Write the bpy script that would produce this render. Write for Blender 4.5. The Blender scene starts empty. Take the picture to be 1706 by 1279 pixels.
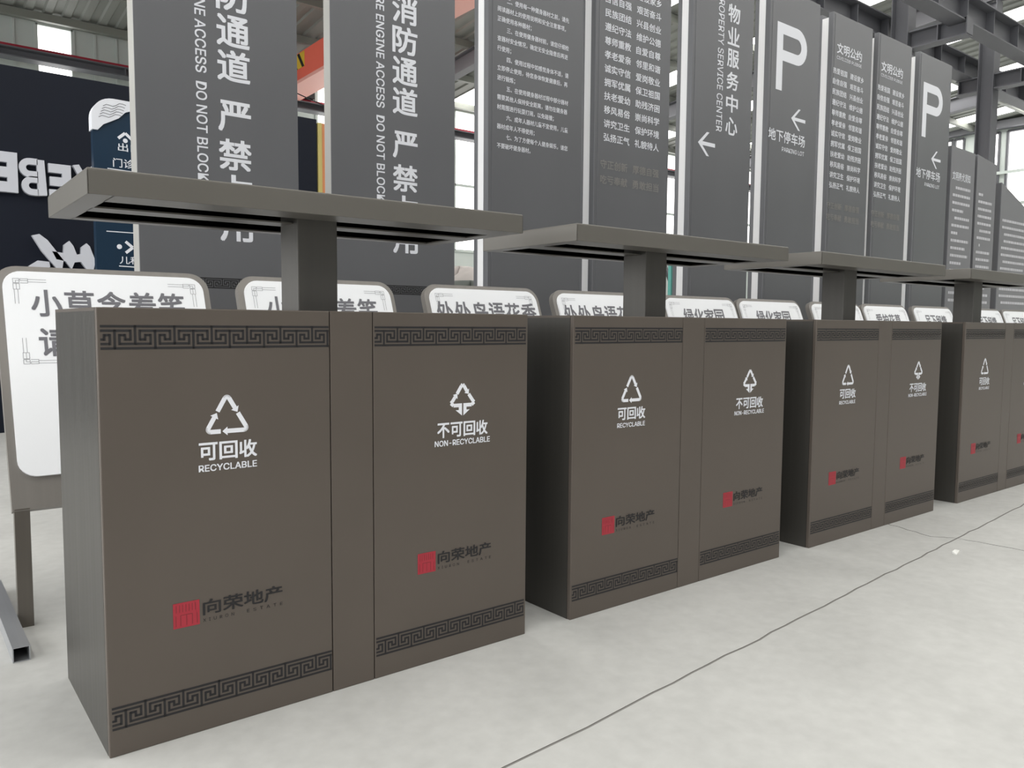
import bpy, bmesh, math, random
from mathutils import Matrix, Vector

random.seed(7)
scene = bpy.context.scene
COL = scene.collection

# ------------------------------------------------------------------ camera
cam_d = bpy.data.cameras.new('camera')
cam = bpy.data.objects.new('camera', cam_d)
COL.objects.link(cam)
yaw, pitch, roll = 0.6666, -0.0742, 0.0070
fwd = Vector((math.sin(yaw) * math.cos(pitch), math.cos(yaw) * math.cos(pitch), math.sin(pitch)))
rgt = Vector((math.cos(yaw), -math.sin(yaw), 0))
upv = rgt.cross(fwd)
r2 = rgt * math.cos(roll) + upv * math.sin(roll)
u2 = upv * math.cos(roll) - rgt * math.sin(roll)
M = Matrix.Identity(4)
for i in range(3):
    M[i][0], M[i][1], M[i][2] = r2[i], u2[i], -fwd[i]
M[0][3], M[1][3], M[2][3] = -0.2832, -1.5084, 0.7746
cam.matrix_world = M
cam_d.sensor_width = 36
cam_d.lens = 1325.4 / 1706 * 36
cam_d.clip_start, cam_d.clip_end = 0.02, 300
scene.camera = cam

# ------------------------------------------------------------------ sky, exposure
world = bpy.data.worlds.new('overcast_sky')
scene.world = world
world.use_nodes = True
bg = world.node_tree.nodes['Background']
bg.inputs[0].default_value = (0.99, 0.995, 1.0, 1)
bg.inputs[1].default_value = 3.3
scene.view_settings.view_transform = 'Standard'
scene.view_settings.look = 'None'
scene.view_settings.gamma = 1
scene.view_settings.use_curve_mapping = False
scene.view_settings.exposure = -0.06
SKYLIGHT = 8.0     # strength of the daylight in the translucent roof strips
WINDOW = 3.0       # strength of the daylight in the frosted wall windows


# ------------------------------------------------------------------ materials
def srgb(r, g, b):
    return tuple((c / 255 / 12.92) if c / 255 <= 0.04045 else ((c / 255 + 0.055) / 1.055) ** 2.4 for c in (r, g, b)) + (1,)


def mat(name, rgb, rough=0.5, metal=0.0, spec=0.5, var=0.0, scale=(6, 6, 6), emit=0.0, bump=0.0, rvar=0.0, coat=0.0):
    m = bpy.data.materials.new(name)
    m.use_nodes = True
    nt = m.node_tree
    b = nt.nodes['Principled BSDF']
    c = srgb(*rgb)
    b.inputs['Base Color'].default_value = c
    b.inputs['Roughness'].default_value = rough
    b.inputs['Metallic'].default_value = metal
    b.inputs['Specular IOR Level'].default_value = spec
    b.inputs['Coat Weight'].default_value = coat
    if emit:
        b.inputs['Emission Color'].default_value = c
        b.inputs['Emission Strength'].default_value = emit
    if var or bump or rvar:
        tc = nt.nodes.new('ShaderNodeTexCoord')
        mp = nt.nodes.new('ShaderNodeMapping')
        mp.inputs['Scale'].default_value = scale
        nz = nt.nodes.new('ShaderNodeTexNoise')
        nz.inputs['Scale'].default_value = 1.0
        nz.inputs['Detail'].default_value = 5
        nt.links.new(tc.outputs['Object'], mp.inputs[0])
        nt.links.new(mp.outputs[0], nz.inputs['Vector'])
        if var:
            rp = nt.nodes.new('ShaderNodeValToRGB')
            rp.color_ramp.elements[0].position = 0.3
            rp.color_ramp.elements[1].position = 0.7
            rp.color_ramp.elements[0].color = tuple(x * (1 - var) for x in c[:3]) + (1,)
            rp.color_ramp.elements[1].color = tuple(min(1, x * (1 + var)) for x in c[:3]) + (1,)
            nt.links.new(nz.outputs['Fac'], rp.inputs[0])
            nt.links.new(rp.outputs[0], b.inputs['Base Color'])
        if rvar:
            mr = nt.nodes.new('ShaderNodeMapRange')
            mr.inputs['To Min'].default_value = rough - rvar
            mr.inputs['To Max'].default_value = rough + rvar
            nt.links.new(nz.outputs['Fac'], mr.inputs[0])
            nt.links.new(mr.outputs[0], b.inputs['Roughness'])
        if bump:
            bp = nt.nodes.new('ShaderNodeBump')
            bp.inputs['Strength'].default_value = bump
            bp.inputs['Distance'].default_value = 0.01
            nt.links.new(nz.outputs['Fac'], bp.inputs['Height'])
            nt.links.new(bp.outputs[0], b.inputs['Normal'])
    return m


MT = {}
MT['bronze'] = mat('bronze_paint', (97, 89, 82), 0.42, 0.25, 0.5, var=0.05, scale=(3, 3, 3), rvar=0.05)
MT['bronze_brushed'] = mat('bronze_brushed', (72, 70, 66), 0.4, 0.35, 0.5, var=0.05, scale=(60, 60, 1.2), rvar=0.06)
MT['bronze_roof'] = mat('bronze_roof_paint', (108, 105, 99), 0.42, 0.25, 0.5, var=0.05, scale=(2, 2, 2), rvar=0.05)
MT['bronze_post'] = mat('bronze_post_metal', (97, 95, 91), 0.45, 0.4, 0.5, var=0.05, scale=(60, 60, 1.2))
MT['pylon'] = mat('pylon_paint', (112, 113, 116), 0.38, 0.25, 0.5, var=0.04, scale=(2, 2, 1), rvar=0.05)
MT['notice_print'] = mat('pale_print', (205, 205, 210), 0.5)
MT['notice'] = mat('notice_glare_paint', (134, 133, 137), 0.3, 0.25)  # lighter than the pylon paint, surface glare mixed into the base colour
MT['pylon_lit_side'] = mat('pylon_lit_side_metal', (196, 195, 190), 0.4, 0.4, 0.5)  # metal side, paled further by putting the light from the left into it
MT['strip'] = mat('white_acrylic', (246, 246, 247), 0.35)
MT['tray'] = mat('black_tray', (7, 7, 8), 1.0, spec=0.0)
MT['black'] = mat('black_print', (34, 33, 35), 0.55)
MT['white'] = mat('white_print', (238, 240, 246), 0.5)
MT['ghost'] = mat('grey_ghost_print', (140, 138, 134), 0.5)
MT['red'] = mat('red_print', (168, 44, 58), 0.5)
MT['panel'] = mat('white_panel', (247, 249, 252), 0.35)
MT['grey'] = mat('grey_print', (112, 112, 118), 0.5)
MT['sign_frame'] = mat('sign_frame_metal', (130, 126, 121), 0.42, 0.2, 0.5, var=0.05, scale=(40, 40, 1.5))
MT['leg'] = mat('leg_metal', (112, 107, 100), 0.38, 0.5, 0.5, var=0.06, scale=(60, 60, 2))
MT['tube'] = mat('galvanised_steel', (178, 180, 184), 0.35, 0.6, 0.5, var=0.06, scale=(50, 2, 50))
MT['wall'] = mat('wall_panel', (198, 206, 202), 0.7, var=0.03, scale=(0.5, 0.5, 0.5))
MT['wall_blocker'] = mat('dark_blocker_panel', (84, 86, 90), 0.7)  # for the unseen front wall, dark so it reflects little light
MT['roof'] = mat('roof_sheet', (136, 139, 134), 0.6, var=0.06, scale=(0.4, 0.4, 0.4))
MT['steel'] = mat('grey_steel', (96, 97, 102), 0.55, var=0.08, scale=(1, 1, 1))
MT['purlin'] = mat('purlin_steel', (128, 131, 124), 0.55, var=0.05, scale=(1, 1, 1))
MT['railred'] = mat('red_rail_paint', (170, 40, 60), 0.5)
MT['crane'] = mat('crane_orange_red', (240, 112, 92), 0.45, var=0.04, scale=(1, 1, 1))
MT['crane_lit'] = mat('lit_crane_paint', (242, 176, 164), 0.5)  # crane red made paler: light on the flange underside put into the colour
MT['edge'] = mat('pale_yellow_edge', (198, 182, 112), 0.5)
MT['yellow'] = mat('yellow_paint', (228, 190, 60), 0.5)
MT['cblack'] = mat('black_rubber', (28, 26, 28), 0.6)
MT['board'] = mat('navy_board', (14, 20, 34), 0.5, 0.0, 0.3, var=0.08, scale=(1.5, 1.5, 1.5))
MT['letters'] = mat('silver_letters', (206, 208, 216), 0.4)
MT['hosp'] = mat('hospital_blue', (30, 52, 72), 0.3, var=0.06, scale=(2, 2, 2))
MT['orange'] = mat('orange_sheet', (222, 146, 98), 0.5)
MT['teal'] = mat('teal_sheet', (110, 190, 180), 0.5)
MT['tarp'] = mat('grey_wrap', (190, 184, 180), 0.7, var=0.12, scale=(3, 3, 3))
MT['tarp_dark'] = mat('dark_wrap', (96, 102, 98), 0.7, var=0.2, scale=(3, 3, 3))
MT['paper'] = mat('white_paper', (240, 240, 236), 0.8)
MT['subfloor'] = mat('joint_filler', (128, 126, 122), 0.9)
MT['skylight'] = mat('skylight_pane', (255, 253, 249), 0.6, emit=SKYLIGHT)
MT['window'] = mat('window_pane', (255, 254, 252), 0.6, emit=WINDOW)


def concrete():
    m = bpy.data.materials.new('concrete_floor')
    m.use_nodes = True
    nt = m.node_tree
    b = nt.nodes['Principled BSDF']
    tc = nt.nodes.new('ShaderNodeTexCoord')
    n1 = nt.nodes.new('ShaderNodeTexNoise'); n1.inputs['Scale'].default_value = 2.2; n1.inputs['Detail'].default_value = 8; n1.inputs['Roughness'].default_value = 0.6
    n2 = nt.nodes.new('ShaderNodeTexNoise'); n2.inputs['Scale'].default_value = 26; n2.inputs['Detail'].default_value = 6
    nt.links.new(tc.outputs['Object'], n1.inputs['Vector'])
    nt.links.new(tc.outputs['Object'], n2.inputs['Vector'])
    mx = nt.nodes.new('ShaderNodeMix'); mx.data_type = 'FLOAT'; mx.inputs[0].default_value = 0.35
    nt.links.new(n1.outputs['Fac'], mx.inputs[2]); nt.links.new(n2.outputs['Fac'], mx.inputs[3])
    rp = nt.nodes.new('ShaderNodeValToRGB')
    rp.color_ramp.elements[0].position = 0.3; rp.color_ramp.elements[1].position = 0.68
    rp.color_ramp.elements[0].color = srgb(178, 178, 175); rp.color_ramp.elements[1].color = srgb(201, 201, 198)
    nt.links.new(mx.outputs[0], rp.inputs[0]); nt.links.new(rp.outputs[0], b.inputs['Base Color'])
    b.inputs['Roughness'].default_value = 0.62
    b.inputs['Specular IOR Level'].default_value = 0.35
    bp = nt.nodes.new('ShaderNodeBump'); bp.inputs['Strength'].default_value = 0.12; bp.inputs['Distance'].default_value = 0.004
    nt.links.new(n2.outputs['Fac'], bp.inputs['Height']); nt.links.new(bp.outputs[0], b.inputs['Normal'])
    return m


MT['concrete'] = concrete()


# ------------------------------------------------------------------ geometry helpers
class MB:
    def __init__(self):
        self.v, self.f = [], []

    def add(self, vs, fs):
        o = len(self.v)
        self.v += [tuple(p) for p in vs]
        self.f += [tuple(i + o for i in f) for f in fs]
        return self

    def box(self, x0, x1, y0, y1, z0, z1, b=0.0):
        vs = [(x, y, z) for z in (z0, z1) for y in (y0, y1) for x in (x0, x1)]
        fs = [(0, 2, 3, 1), (4, 5, 7, 6), (0, 1, 5, 4), (2, 6, 7, 3), (0, 4, 6, 2), (1, 3, 7, 5)]
        if not b:
            return self.add(vs, fs)
        bm = bmesh.new()
        bv = [bm.verts.new(p) for p in vs]
        for f in fs:
            bm.faces.new([bv[i] for i in f])
        bmesh.ops.bevel(bm, geom=bm.edges[:], offset=b, segments=2, affect='EDGES', profile=0.5)
        bm.verts.index_update()
        self.add([v.co[:] for v in bm.verts], [[v.index for v in f.verts] for f in bm.faces])
        bm.free()
        return self

    def prism(self, pts, y0, y1):
        """outline in the xz plane (counter-clockwise seen from -y) given thickness along y"""
        n = len(pts)
        vs = [(x, y0, z) for x, z in pts] + [(x, y1, z) for x, z in pts]
        fs = [tuple(range(n)), tuple(range(2 * n - 1, n - 1, -1))]
        fs += [(i, i + n, (i + 1) % n + n, (i + 1) % n) for i in range(n)]
        return self.add(vs, fs)

    def bar(self, p, q, w, d):
        """rectangular bar between two points"""
        p, q = Vector(p), Vector(q)
        t = (q - p).normalized()
        a = t.cross(Vector((0, 0, 1)))
        if a.length < 1e-4:
            a = Vector((1, 0, 0))
        a.normalize()
        c = t.cross(a)
        vs = [s + a * (i * w / 2) + c * (j * d / 2) for s in (p, q) for i, j in ((-1, -1), (1, -1), (1, 1), (-1, 1))]
        return self.add(vs, [(0, 1, 2, 3), (7, 6, 5, 4), (0, 4, 5, 1), (1, 5, 6, 2), (2, 6, 7, 3), (3, 7, 4, 0)])

    def cyl(self, p, q, r, n=16):
        p, q = Vector(p), Vector(q)
        t = (q - p).normalized()
        a = t.cross(Vector((0, 0, 1)) if abs(t.z) < 0.9 else Vector((1, 0, 0))).normalized()
        c = t.cross(a)
        ring = [a * math.cos(k * 2 * math.pi / n) * r + c * math.sin(k * 2 * math.pi / n) * r for k in range(n)]
        vs = [p + k for k in ring] + [q + k for k in ring]
        fs = [(k, (k + 1) % n, (k + 1) % n + n, k + n) for k in range(n)] + [tuple(range(n - 1, -1, -1)), tuple(range(n, 2 * n))]
        return self.add(vs, fs)

    def stroke(self, pts, w, y, closed=False):
        """flat painted line in the xz plane at depth y, round joints"""
        segs = list(zip(pts, pts[1:])) + ([(pts[-1], pts[0])] if closed else [])
        for k, ((x0, z0), (x1, z1)) in enumerate(segs):
            y -= 0.00001
            L = math.hypot(x1 - x0, z1 - z0)
            if L < 1e-9:
                continue
            nx, nz = -(z1 - z0) / L * w / 2, (x1 - x0) / L * w / 2
            self.add([(x0 - nx, y, z0 - nz), (x1 - nx, y, z1 - nz), (x1 + nx, y, z1 + nz), (x0 + nx, y, z0 + nz)], [(0, 1, 2, 3)])
        return self

    def poly(self, pts, y):
        return self.add([(x, y, z) for x, z in pts], [tuple(range(len(pts)))])

    def build(self, name, material, parent=None, smooth=False, loc=None):
        me = bpy.data.meshes.new(name)
        me.from_pydata(self.v, [], self.f)
        me.materials.append(material)
        if smooth:
            me.polygons.foreach_set('use_smooth', [True] * len(me.polygons))
        me.update()
        o = bpy.data.objects.new(name, me)
        COL.objects.link(o)
        if parent:
            o.parent = parent
        if loc:
            o.location = loc
        return o


def thing(name, label, cat, loc=(0, 0, 0), rz=0.0, group=None):
    o = bpy.data.objects.new(name, None)
    o.empty_display_size = 0.1
    COL.objects.link(o)
    o.location = loc
    o.rotation_euler = (0, 0, rz)
    return tag(o, label, cat, group)


def tag(o, label, cat, group=None):
    o['label'] = label
    o['category'] = cat
    if group:
        o['group'] = group
    return o


def struct(o):
    o['kind'] = 'structure'
    return o


def copy_tree(o, parent=None):
    c = o.copy()
    COL.objects.link(c)
    if parent:
        c.parent = parent
    for ch in [k for k in bpy.data.objects if k.parent == o]:
        copy_tree(ch, c)
    return c


JIT = random.Random(11)
_glyphs = {}
try:      # Blender's own bundled sans face
    import os
    FONT = bpy.data.fonts.load(os.path.join(bpy.utils.system_resource('DATAFILES'), 'fonts', 'Inter.woff2'))
except Exception:
    FONT = None


def glyphs(text, bold=0.0, space=1.0, grow=0.0):
    key = (text, bold, space, grow)
    if key not in _glyphs:
        cu = bpy.data.curves.new('text', 'FONT')
        cu.body = text
        cu.resolution_u = 3
        cu.offset = grow
        cu.space_character = space
        if FONT and text.isascii():
            cu.font = FONT
        o = bpy.data.objects.new('text', cu)
        COL.objects.link(o)
        dg = bpy.context.evaluated_depsgraph_get()
        me = bpy.data.meshes.new_from_object(o.evaluated_get(dg))
        v0 = [v.co[:2] for v in me.vertices]
        f0 = [tuple(p.vertices) for p in me.polygons]
        vs, fs = [], []
        for dx, dy in ([(0, 0)] if not bold else [(-bold, -bold), (bold, -bold), (bold, bold), (-bold, bold)]):
            k = len(vs)
            lay = len(vs) // max(1, len(v0))
            vs += [(a + dx, b + dy, lay) for a, b in v0]
            fs += [tuple(i + k for i in f) for f in f0]
        bpy.data.objects.remove(o)
        bpy.data.meshes.remove(me)
        _glyphs[key] = (vs, fs)
    return _glyphs[key]


def write(mb, text, x0, x1, z0, z1, y, bold=0.0, turn=None, space=1.0):
    """lay a line of text into the rectangle x0..x1, z0..z1 of the xz plane"""
    vs, fs = glyphs(text, bold, space)
    if turn == 'down':
        vs = [(b, -a, l) for a, b, l in vs]
    ax0, ax1 = min(v[0] for v in vs), max(v[0] for v in vs)
    az0, az1 = min(v[1] for v in vs), max(v[1] for v in vs)
    sx, sz = (x1 - x0) / (ax1 - ax0), (z1 - z0) / (az1 - az0)
    mb.add([(x0 + (a - ax0) * sx, y - l * 0.0002 - JIT.random() * 0.00012, z0 + (b - az0) * sz) for a, b, l in vs], fs)
    return mb


def line(mb, text, x, z, em, y, bold=0.0, sx=1.0, space=1.0):
    """a line of text that starts at x on base line z with em-size em"""
    vs, fs = glyphs(text, bold, space)
    mb.add([(x + a * em * sx, y - l * 0.0002 - JIT.random() * 0.00012, z + b * em) for a, b, l in vs], fs)
    return mb


def chars(text, x0, x1, z0, z1, y, bold, material, parent, pitch=None):
    """each large character a printed piece of its own, in equal cells from x0 to x1"""
    n = len(text)
    c = (x1 - x0) / n
    for i, ch in enumerate(text):
        mb = MB()
        write(mb, ch, x0 + c * i + c * 0.04, x0 + c * (i + 1) - c * 0.04, z0, z1, y, bold)
        mb.build('character', material, parent)


def small(mb, name, material, parent):
    o = mb.build(name, material, parent)
    o['kind'] = 'stuff'
    return o


# ================================================================== SETTING
# ---- floor: concrete slabs with open joints
def jag(p, q, n, amp):
    out = []
    for i in range(n + 1):
        t = i / n
        k = amp * (0 if i in (0, n) else 1)
        out.append((p[0] + (q[0] - p[0]) * t + random.uniform(-k, k), p[1] + (q[1] - p[1]) * t + random.uniform(-k, k)))
    return out


floor = struct(MB().box(-30, 40, -40, 16, -0.12, -0.0015).build('floor', MT['subfloor']))
jy = lambda x: -0.449 + (x - 0.552) * 0.0855
XJ = 2.80
J0 = (XJ, jy(XJ))
west = jag((-30, jy(-30)), (0.4, jy(0.4)), 10, 0.01) + jag((0.4, jy(0.4)), J0, 34, 0.004)[1:]
east = jag(J0, (4.2, jy(4.2)), 20, 0.004) + jag((4.2, jy(4.2)), (40, jy(40)), 30, 0.01)[1:]
north = jag(J0, (2.745, -0.185), 6, 0.003) + jag((2.745, -0.185), (2.81, 0.02), 6, 0.006)[1:] + [(2.83, 3), (2.9, 16)]
south = jag(J0, (2.83, -0.6), 10, 0.004) + [(2.95, -3), (3.0, -40)]
G = 0.0030


def slab(outline):
    a = sum(x0 * y1 - x1 * y0 for (x0, y0), (x1, y1) in zip(outline, outline[1:] + outline[:1]))
    if a < 0:
        outline = outline[::-1]
    n = len(outline)
    mb = MB()
    mb.add([(x, y, 0) for x, y in outline] + [(x, y, -0.0015) for x, y in outline],
           [tuple(range(n))] + [(i, i + n, (i + 1) % n + n, (i + 1) % n) for i in range(n)])
    o = mb.build('concrete_slab', MT['concrete'], floor)
    o.data.materials.append(MT['subfloor'])
    for p in o.data.polygons[1:]:
        p.material_index = 1
    return o


def off(pts, dx, dy):
    return [(x + dx, y + dy) for x, y in pts]


slab(off(west, -G * 0.3, G) + off(north, -G, 0)[1:] + [(-30, 16)])
slab(off(east, G * 0.3, G)[::-1] + off(north, G, 0)[1:] + [(40, 16)])
slab(off(west, -G * 0.3, -G) + off(south, -G, 0)[1:] + [(-30, -40)])
slab(off(east, G * 0.3, -G)[::-1] + off(south, G, 0)[1:] + [(40, -40)])

# ---- roof
ZR = lambda y: 6.1 + 0.08 * (15 - y)
ceiling = struct(MB().box(-9, 25.2, 14.9, 15.25, 6.02, 6.16).build('ceiling', MT['purlin']))
SKY_X = [-6.5, -2.2, 1.2, 4.45, 7.7, 10.95, 14.15, 17.4, 20.6, 23.9]
SW = 0.33
YF, YB = -12.0, 15.2


def sheet(xa, xb):
    mb = MB()
    n = max(1, round((xb - xa) / 0.3))
    prof = []
    for i in range(n):
        x = xa + (xb - xa) * i / n
        d = (xb - xa) / n
        prof += [(x, 0), (x + d * 0.4, 0), (x + d * 0.5, 0.03), (x + d * 0.9, 0.03)]
    prof.append((xb, 0))
    vs = []
    for x, h in prof:
        vs += [(x, YB, ZR(YB) + h), (x, YF, ZR(YF) + h)]
    mb.add(vs, [(2 * i, 2 * i + 1, 2 * i + 3, 2 * i + 2) for i in range(len(prof) - 1)])
    mb.build('roof_sheet', MT['roof'], ceiling)


edges = [-9] + [e for s in SKY_X for e in (s - SW, s + SW)] + [25.2]
for a, b in zip(edges[0::2], edges[1::2]):
    sheet(a, b)
for s in SKY_X:
    mb = MB()
    yb = 6.5 if -3 < s < 6 else YB  # strips over the bins: added for overhead light, stopped short to stay unseen
    mb.add([(s - SW, yb, ZR(yb)), (s + SW, yb, ZR(yb)), (s + SW, YF, ZR(YF)), (s - SW, YF, ZR(YF))], [(0, 1, 2, 3)])
    if yb < YB:
        k = MB().add([(s - SW, YB, ZR(YB)), (s + SW, YB, ZR(YB)), (s + SW, yb, ZR(yb)), (s - SW, yb, ZR(yb))], [(0, 1, 2, 3)])
        k.build('roof_sheet', MT['roof'], ceiling)
    mb.build('skylight', MT['skylight'], ceiling)
for k in range(18):
    y = 14.75 - 1.5 * k
    z = ZR(y) - 0.005
    mb = MB().box(-9, 25, y - 0.035, y + 0.035, z - 0.13, z - 0.01).box(-9, 25, y - 0.035, y + 0.06, z - 0.142, z - 0.13)
    mb.build('purlin', MT['purlin'], ceiling)
for x in (-3, 9.1, 15.1, 21.1):
    mb = MB()
    for w, h0, h1 in ((0.1, -0.50, -0.48), (0.012, -0.48, -0.17), (0.1, -0.17, -0.15)):
        vs = [(x + s * w, y, ZR(y) + h) for y in (15, YF) for h in (h0, h1) for s in (-1, 1)]
        mb.add(vs, [(0, 1, 3, 2), (5, 4, 6, 7), (0, 4, 5, 1), (2, 3, 7, 6), (0, 2, 6, 4), (1, 5, 7, 3)])
    mb.build('rafter', MT['steel'], ceiling)

# ---- back wall with tall frosted windows
wins = [(-6.5, -5.9), (-2.3, -1.7), (2.0, 2.58), (6.15, 6.82), (7.25, 7.9), (10.85, 12.3), (14.6, 15.8), (18.4, 19.7), (22.2, 23.6)]
WZ0, WZ1 = 2.6, 6.0
mb = MB().box(-9, 25, 15, 15.2, 0, WZ0).box(-9, 25, 15, 15.2, WZ1, 6.1)
xe = [-9] + [e for w in wins for e in w] + [25]
for a, b in zip(xe[0::2], xe[1::2]):
    mb.box(a, b, 15, 15.2, WZ0, WZ1)
    n = max(1, round((b - a) / 0.35))
    for i in range(1, n):
        mb.box(a + (b - a) * i / n - 0.02, a + (b - a) * i / n + 0.02, 14.975, 15, WZ0, WZ1)
struct(mb.build('wall_back', MT['wall']))
for i, (a, b) in enumerate(wins):
    f = MB()
    for x in (a, b):
        f.box(x - 0.03, x + 0.03, 14.97, 15.06, WZ0, WZ1)
    for z in (WZ0, WZ1, 4.2):
        f.box(a, b, 14.97, 15.06, z - 0.03, z + 0.03)
    f = struct(f.build('window_%d' % (i + 1), MT['wall']))
    MB().box(a, b, 15.06, 15.08, WZ0, WZ1).build('pane', MT['window'], f)

# ---- unseen wall behind the camera, added dark to keep light off the fronts
struct(MB().box(-9, 25.2, -12.2, -12, 0, ZR(-12) - 0.02).build('wall_front_blocker', MT['wall_blocker']))

# ---- end wall
ew = [(3.2, 5.2), (6.0, 7.93), (8.14, 8.56), (9.1, 9.36), (9.42, 9.75), (11.2, 12.4)]
mb = MB().box(25, 25.2, -12, 15.2, 0, 2.4)
ye = [-12] + [e for w in ew for e in w] + [15.2]
for a, b in zip(ye[0::2], ye[1::2]):
    mb.box(25, 25.2, a, b, 2.4, 6.35)
    n = max(1, int((b - a) / 0.4))
for a, b in zip(ye[0::1], ye[1::1]):
    vs = [(x, y, z) for x in (25, 25.2) for y, z in ((a, 6.35), (b, 6.35), (b, ZR(b)), (a, ZR(a)))]
    mb.add(vs, [(0, 1, 2, 3), (7, 6, 5, 4), (0, 4, 5, 1), (1, 5, 6, 2), (2, 6, 7, 3), (3, 7, 4, 0)])
for z in (3.3, 4.3, 5.2):
    mb.box(24.93, 25, -12, 15, z - 0.04, z + 0.04)
struct(mb.build('wall_right', MT['wall']))
for i, (a, b) in enumerate(ew):
    f = MB()
    for y in (a, b):
        f.box(24.96, 25.05, y - 0.03, y + 0.03, 2.4, 6.35)
    for z in (2.4, 6.35):
        f.box(24.96, 25.05, a, b, z - 0.03, z + 0.03)
    f = struct(f.build('window_%d' % (i + 1 + len(wins)), MT['steel']))
    MB().box(25.05, 25.07, a, b, 2.4, 6.35).build('pane', MT['window'], f)
struct(MB().box(24.7, 24.98, -12, 15, 6.42, 6.62).build('trim_1', MT['steel']))


# ---- steel columns of the crane bay
def column(x, y, label, top):
    c = thing('steel_column', label, 'column', (x, y, 0), 0, 'steel columns of the crane bay')
    mb = MB().box(-0.12, 0.12, -0.13, -0.115, 0.03, top).box(-0.12, 0.12, 0.115, 0.13, 0.03, top).box(-0.008, 0.008, -0.115, 0.115, 0.03, top)
    mb.build('shaft', MT['steel'], c)
    MB().box(-0.26, 0.26, -0.3, 0.3, 0, 0.03).build('base_plate', MT['steel'], c)
    b = MB().box(-0.1, 0.1, -0.95, -0.135, 5.16, 5.18).box(-0.1, 0.1, -0.95, -0.135, 4.92, 4.94).box(-0.008, 0.008, -0.95, -0.135, 4.94, 5.16).box(-0.1, 0.1, 0.135, 0.5, 5.16, 5.18).box(-0.1, 0.1, 0.135, 0.5, 4.92, 4.94).box(-0.008, 0.008, 0.135, 0.5, 4.94, 5.16)
    for y2 in (-0.95, -0.55, 0.45):
        b.box(-0.1, 0.1, y2 - 0.008, y2 + 0.008, 4.94, 5.16)
    b.build('crane_bracket', MT['steel'], c)
    return c


column(15.1, 4.6, 'grey steel column rising behind the rightmost low pylons', ZR(4.6) - 0.51)
column(12.0, 4.6, 'grey steel column above the second pledge pylon, half hidden behind it', ZR(4.6) - 0.3)


def runway(y, z0, z1, label, rail_mat, x0=-9, x1=24.6, stiff=0.9):
    r = thing('crane_runway_beam', label, 'beam', (0, y, 0))
    mb = MB().box(x0, x1, -0.13, 0.13, z0, z0 + 0.02).box(x0, x1, -0.15, 0.15, z1 - 0.02, z1).box(x0, x1, -0.008, 0.008, z0 + 0.02, z1 - 0.02)
    mb.build('girder', MT['steel'], r)
    x = x0 + 0.3
    while x < x1:
        MB().box(x - 0.008, x + 0.008, -0.12, 0.12, z0 + 0.02, z1 - 0.02).build('stiffener', MT['steel'], r)
        x += stiff
    MB().box(x0, x1, -0.03, 0.03, z1, z1 + 0.07).build('rail', rail_mat, r)
    return r


runway(14.45, 5.17, 5.33, 'dark crane beam with red rail along the far window wall', MT['railred'], stiff=2.0)
runway(4.95, 5.18, 5.52, 'stiffened grey crane beam on the inner side of the columns', MT['steel'])
runway(3.8, 5.12, 5.5, 'stiffened grey crane beam nearest the camera, crossing the top right corner', MT['steel'])

# ---- bridge crane
cr = thing('bridge_crane', 'orange red overhead crane girder seen between the tall pylons', 'crane', (6.3, 0, 0))
MB().box(-0.16, 0.16, 5.1, 14.25, 5.36, 5.92).build('girder', MT['crane'], cr)
MB().box(-0.25, 0.25, 5.1, 14.25, 5.3, 5.36).build('lower_flange', MT['crane_lit'], cr)
MB().box(-0.9, 0.6, 14.3, 14.6, 5.41, 5.6).build('end_carriage', MT['cblack'], cr)
MB().box(-0.9, 0.6, 4.8, 5.1, 5.7, 5.92).build('end_carriage', MT['cblack'], cr)
MB().box(-0.168, -0.16, 13.05, 14.2, 5.62, 5.9).build('hazard_plate', MT['yellow'], cr)
st = MB()
for k in range(2):
    y0 = 13.05 + k * 0.3
    st.add([(-0.170, y0, 5.62), (-0.170, y0 + 0.1, 5.62), (-0.170, y0 + 0.32, 5.9), (-0.170, y0 + 0.22, 5.9)], [(0, 1, 2, 3)])
st.build('hazard_stripes', MT['cblack'], cr)
MB().box(-0.5, -0.2, 13.3, 14.0, 4.95, 5.3, 0.03).build('drive_motor', MT['cblack'], cr)
MB().bar((-0.3, 13.6, 5.3), (0.5, 12.6, 4.7), 0.02, 0.02).bar((-0.2, 13.9, 5.3), (-0.5, 13.2, 4.75), 0.02, 0.02).build('power_cable', MT['cblack'], cr)

# ---- diagonal bracing on the back wall
for i, x in enumerate((13.2, 16.9)):
    o = MB().bar((x, 14.7, 0.0), (x + 1.4, 14.7, 2.6), 0.09, 0.09).bar((x + 1.4, 14.7, 2.6), (x + 2.9, 14.7, 5.6), 0.09, 0.09).bar((x + 2.9, 14.7, 0.0), (x + 1.4, 14.7, 2.6), 0.09, 0.09).bar((x + 1.4, 14.7, 2.6), (x, 14.7, 5.6), 0.09, 0.09).build('cross_brace', MT['steel'])
    tag(o, ('crossed grey steel braces left of the wide far window', 'crossed grey steel braces right of the wide far window')[i], 'brace', 'braces on the far wall')


# ================================================================== TWIN RECYCLING BINS
W, D, H = 0.951, 0.4105, 0.8
S1, S2 = 0.4295, 0.5275
YS = -0.0005   # printed film on the door faces


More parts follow.
